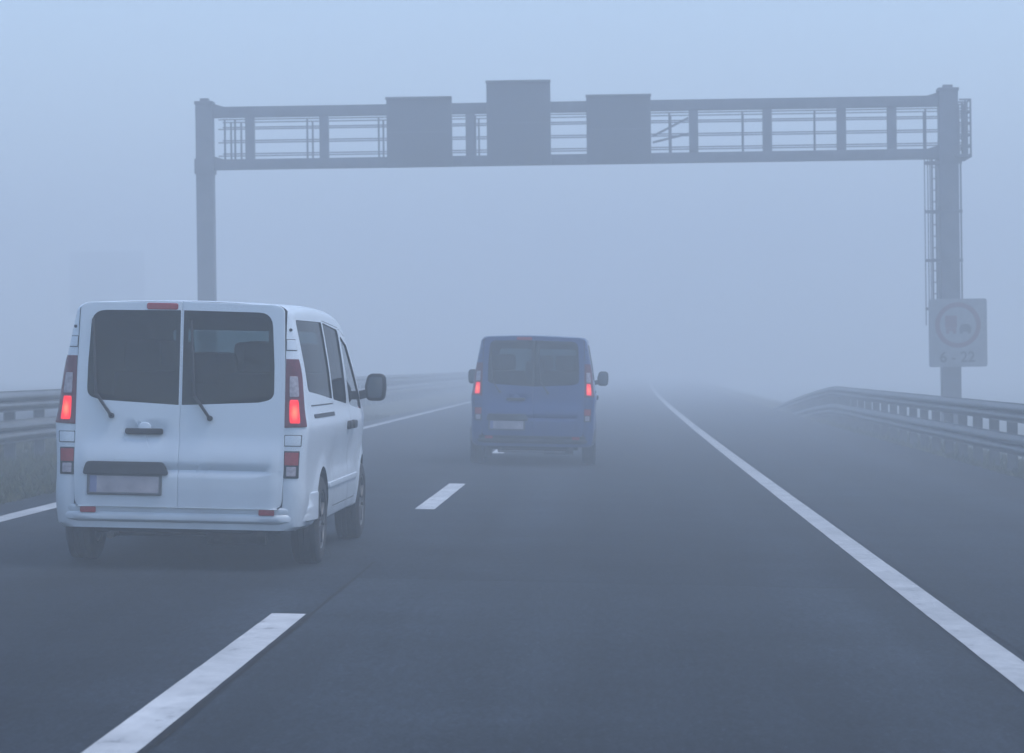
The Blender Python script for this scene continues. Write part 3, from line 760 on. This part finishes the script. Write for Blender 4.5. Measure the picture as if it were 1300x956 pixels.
    # wheels
    for s in (-1, 1):
        for wy in WY:
            bm = bmesh.new(); c = (s * .86, wy, RW)
            prof = [(.215, -.10), (.29, -.108), (.318, -.098), (.333, -.082), (RW, -.05), (RW, -.047), (.327, -.045), (.327, -.038), (RW, -.036), (RW, -.005), (.327, -.003), (.327, .003), (RW, .005), (RW, .036), (.327, .038), (.327, .045), (RW, .047), (.333, .082), (.318, .098), (.29, .108), (.235, .104), (.215, .09), (.21, -.09), (.215, -.10)]
            lathe(bm, prof, c, 56, s); bmesh.ops.remove_doubles(bm, verts=bm.verts, dist=1e-5)
            wh = bm_obj('wheel', bm, M['tyre'], van, 30)
            bm = bmesh.new()
            lathe(bm, [(.222, .092), (.218, .100), (.208, .096), (.200, .070), (.17, .062)], c, 48, s)
            lathe(bm, [(.20, -.09), (.20, .04), (.0001, .035)], c, 40, s)
            lathe(bm, [(.065, .05), (.062, .088), (.0001, .094)], c, 24, s)
            for k in range(7):
                a = 2 * math.pi * k / 7; m_ = Matrix.Rotation(a, 3, 'X')
                p0 = Vector(c) + m_ @ Vector((s * .078, 0, .05)); p1 = Vector(c) + m_ @ Vector((s * .075, 0, .195))
                add_bar(bm, p0, p1, .05, .02, .005)
            bmesh.ops.remove_doubles(bm, verts=bm.verts, dist=1e-5)
            bm_obj('rim', bm, M['rim'], wh, 30)
    # mirrors
    for s in (-1, 1):
        mp = lambda u, v, w, s=s: Vector((s * (u - .02), 3.98 - w, v))
        ms = panel('wing_mirror', [rpoly([(1.035, 1.235, .03), (1.155, 1.235, .035), (1.165, 1.33, .3), (1.158, 1.430, .035), (1.045, 1.430, .04), (1.022, 1.34, .05)])], .12, .022, 0, mp, M['plastic'], van)
        panel('mirror_glass', [rpoly([(1.035, 1.235, .03), (1.155, 1.235, .03), (1.165, 1.33, .3), (1.158, 1.430, .03), (1.045, 1.430, .03), (1.022, 1.34, .05)])], .01, .002, 0, lambda u, v, w, s=s: Vector((s * (1.075 + (u - 1.095) * .92), 3.956 - w, 1.333 + (v - 1.333) * .93)), M['mirror'], ms)
        bm = bmesh.new(); add_bar(bm, (s * .86, 4.02, 1.24), (s * 1.05, 4.03, 1.29), .07, .075, .015); bm_obj('mirror_arm', bm, M['plastic'], ms)
    # headlights, front trim
    for s in (-1, 1):
        panel('headlight', [rpoly([(4.45, .80, .04), (4.80, .76, .04), (4.84, .90, .04), (4.50, 1.0, .05)])], .02, .004, .04, side_map(s, .004), M['lens_clear'], van)
    # seats
    def seat(x, y, z=.0, w=.46, n=1):
        bm = bmesh.new(); lbox(bm, x - w * n / 2, x + w * n / 2, y, y + .48, .62, .80, .04)
        add_box(bm, (x, y - .02, 1.11), (w * n, .12, .68), .04, None)
        for k in range(n):
            xx = x - w * (n - 1) / 2 + w * k
            dz = -.09 if n == 3 and k == 1 else 0; add_box(bm, (xx, y - .06, 1.575 + dz), (.29, .11, .25), .055); add_tube(bm, (xx - .06, y - .05, 1.36), (xx - .06, y - .05, 1.45), .008, n=6); add_tube(bm, (xx + .06, y - .05, 1.36), (xx + .06, y - .05, 1.45), .008, n=6)
        bm_obj('seat', bm, M['seat'], van)
    seat(0, 1.15, n=3); seat(0, 2.05, n=3); seat(-.5, 3.0); seat(.35, 3.0, n=2)
    return van

white = build_van('white', M['white'], 'white passenger van with lit tail lights in the left lane')
white.scale = (.95, .95, .95); white.location = (-3.05, 19.3, GRADE * -3.05 + .041); white.rotation_euler = (0, math.atan(-GRADE), R(-.5))

SW = {M['white'].name: M['blue'], M['glass'].name: M['glass_dark']}
def copy_tree(o, parent=None):
    c = o.copy(); C.objects.link(c); c.parent = parent
    if o.data:
        if any(s.material and s.material.name in SW for s in o.material_slots):
            c.data = o.data.copy()
            for i, m_ in enumerate(c.data.materials):
                if m_ and m_.name in SW: c.data.materials[i] = M['plastic'] if o.name.startswith('bumper') else SW[m_.name]
    for ch in [x for x in bpy.data.objects if x.parent == o]: copy_tree(ch, c)
    return c
blue = copy_tree(white); tag(blue, 'dark blue passenger van farther ahead, straddling the dashed lane line', 'van')
blue.scale = (.955, .955, .955); panel('window_divider', [rrect(-.013, 1.215, .013, 1.908, .003)], .006, .001, 0, rear_map(.014), M['frit'], blue)
bm = bmesh.new(); lbox(bm, -.52, .50, .02, .12, .205, .232, .008)
bm_obj('step_bar', bm, M['rim'], blue)
blue.location = (-1.16, 40.3, GRADE * -1.16 + .041); blue.rotation_euler = (0, math.atan(-GRADE), R(.4))
for o in (white, blue): o['group'] = 'vans driving ahead'
del white['group'], blue['group']

# ------------------------------------------------------------------ fog
DENS = 0.0131
bm = bmesh.new(); lbox(bm, -215, 215, -45, 412, -2.6, 22.0, 0)
hz = bm_obj('haze', bm, None); tag(hz, 'pale blue grey fog hanging over the motorway', 'fog', kind='stuff')
m = bpy.data.materials.new('fog'); m.use_nodes = True; N = m.node_tree.nodes; N.clear()
pv = N.new('ShaderNodeVolumePrincipled'); out = N.new('ShaderNodeOutputMaterial')
pv.inputs['Color'].default_value = (0.90, 0.95, 0.99, 1); pv.inputs['Density'].default_value = DENS; pv.inputs['Anisotropy'].default_value = 0.05
m.node_tree.links.new(pv.outputs[0], out.inputs['Volume']); hz.data.materials.append(m)

# ------------------------------------------------------------------ light
SUN_EL, SUN_AZ = 62, 95           # degrees; azimuth measured from +Y towards +X
w = bpy.data.worlds.new('World'); sc.world = w; w.use_nodes = True; nt = w.node_tree
sky = nt.nodes.new('ShaderNodeTexSky'); sky.sky_type = 'NISHITA'; sky.sun_disc = False
sky.sun_elevation = R(SUN_EL); sky.sun_rotation = R(SUN_AZ); sky.dust_density = 0.6; sky.air_density = 1.0; sky.ozone_density = 1.6
bg = nt.nodes['Background']; nt.links.new(sky.outputs[0], bg.inputs['Color']); bg.inputs['Strength'].default_value = 0.125
sl = bpy.data.lights.new('sun', 'SUN'); sl.energy = 0.92; sl.angle = R(30); sl.color = (1, .97, .94)
so = bpy.data.objects.new('sun', sl); C.objects.link(so)
so.rotation_euler = Vector((-math.sin(R(SUN_AZ)) * math.cos(R(SUN_EL)), -math.cos(R(SUN_AZ)) * math.cos(R(SUN_EL)), -math.sin(R(SUN_EL)))).to_track_quat('-Z', 'Y').to_euler()

# ------------------------------------------------------------------ camera and render settings
cam = bpy.data.cameras.new('camera'); co = bpy.data.objects.new('camera', cam); C.objects.link(co); sc.camera = co
co.matrix_world = Matrix.Translation(CAM) @ Mwc.to_4x4()
cam.sensor_fit = 'HORIZONTAL'; cam.sensor_width = 36; cam.lens = 36 * F / 1300; cam.clip_start = .1; cam.clip_end = 2000; cam.dof.use_dof = True; cam.dof.focus_distance = 20.5; cam.dof.aperture_fstop = 6.3
vs = sc.view_settings; vs.view_transform = 'Standard'; vs.look = 'None'; vs.gamma = 1; vs.use_curve_mapping = False; vs.exposure = 1.08
cy = sc.cycles; cy.volume_bounces = 3; cy.max_bounces = 8; cy.diffuse_bounces = 3; cy.glossy_bounces = 3; cy.transparent_max_bounces = 12
cy.use_denoising = True; cy.volume_step_rate = 1; cy.sample_clamp_indirect = 6
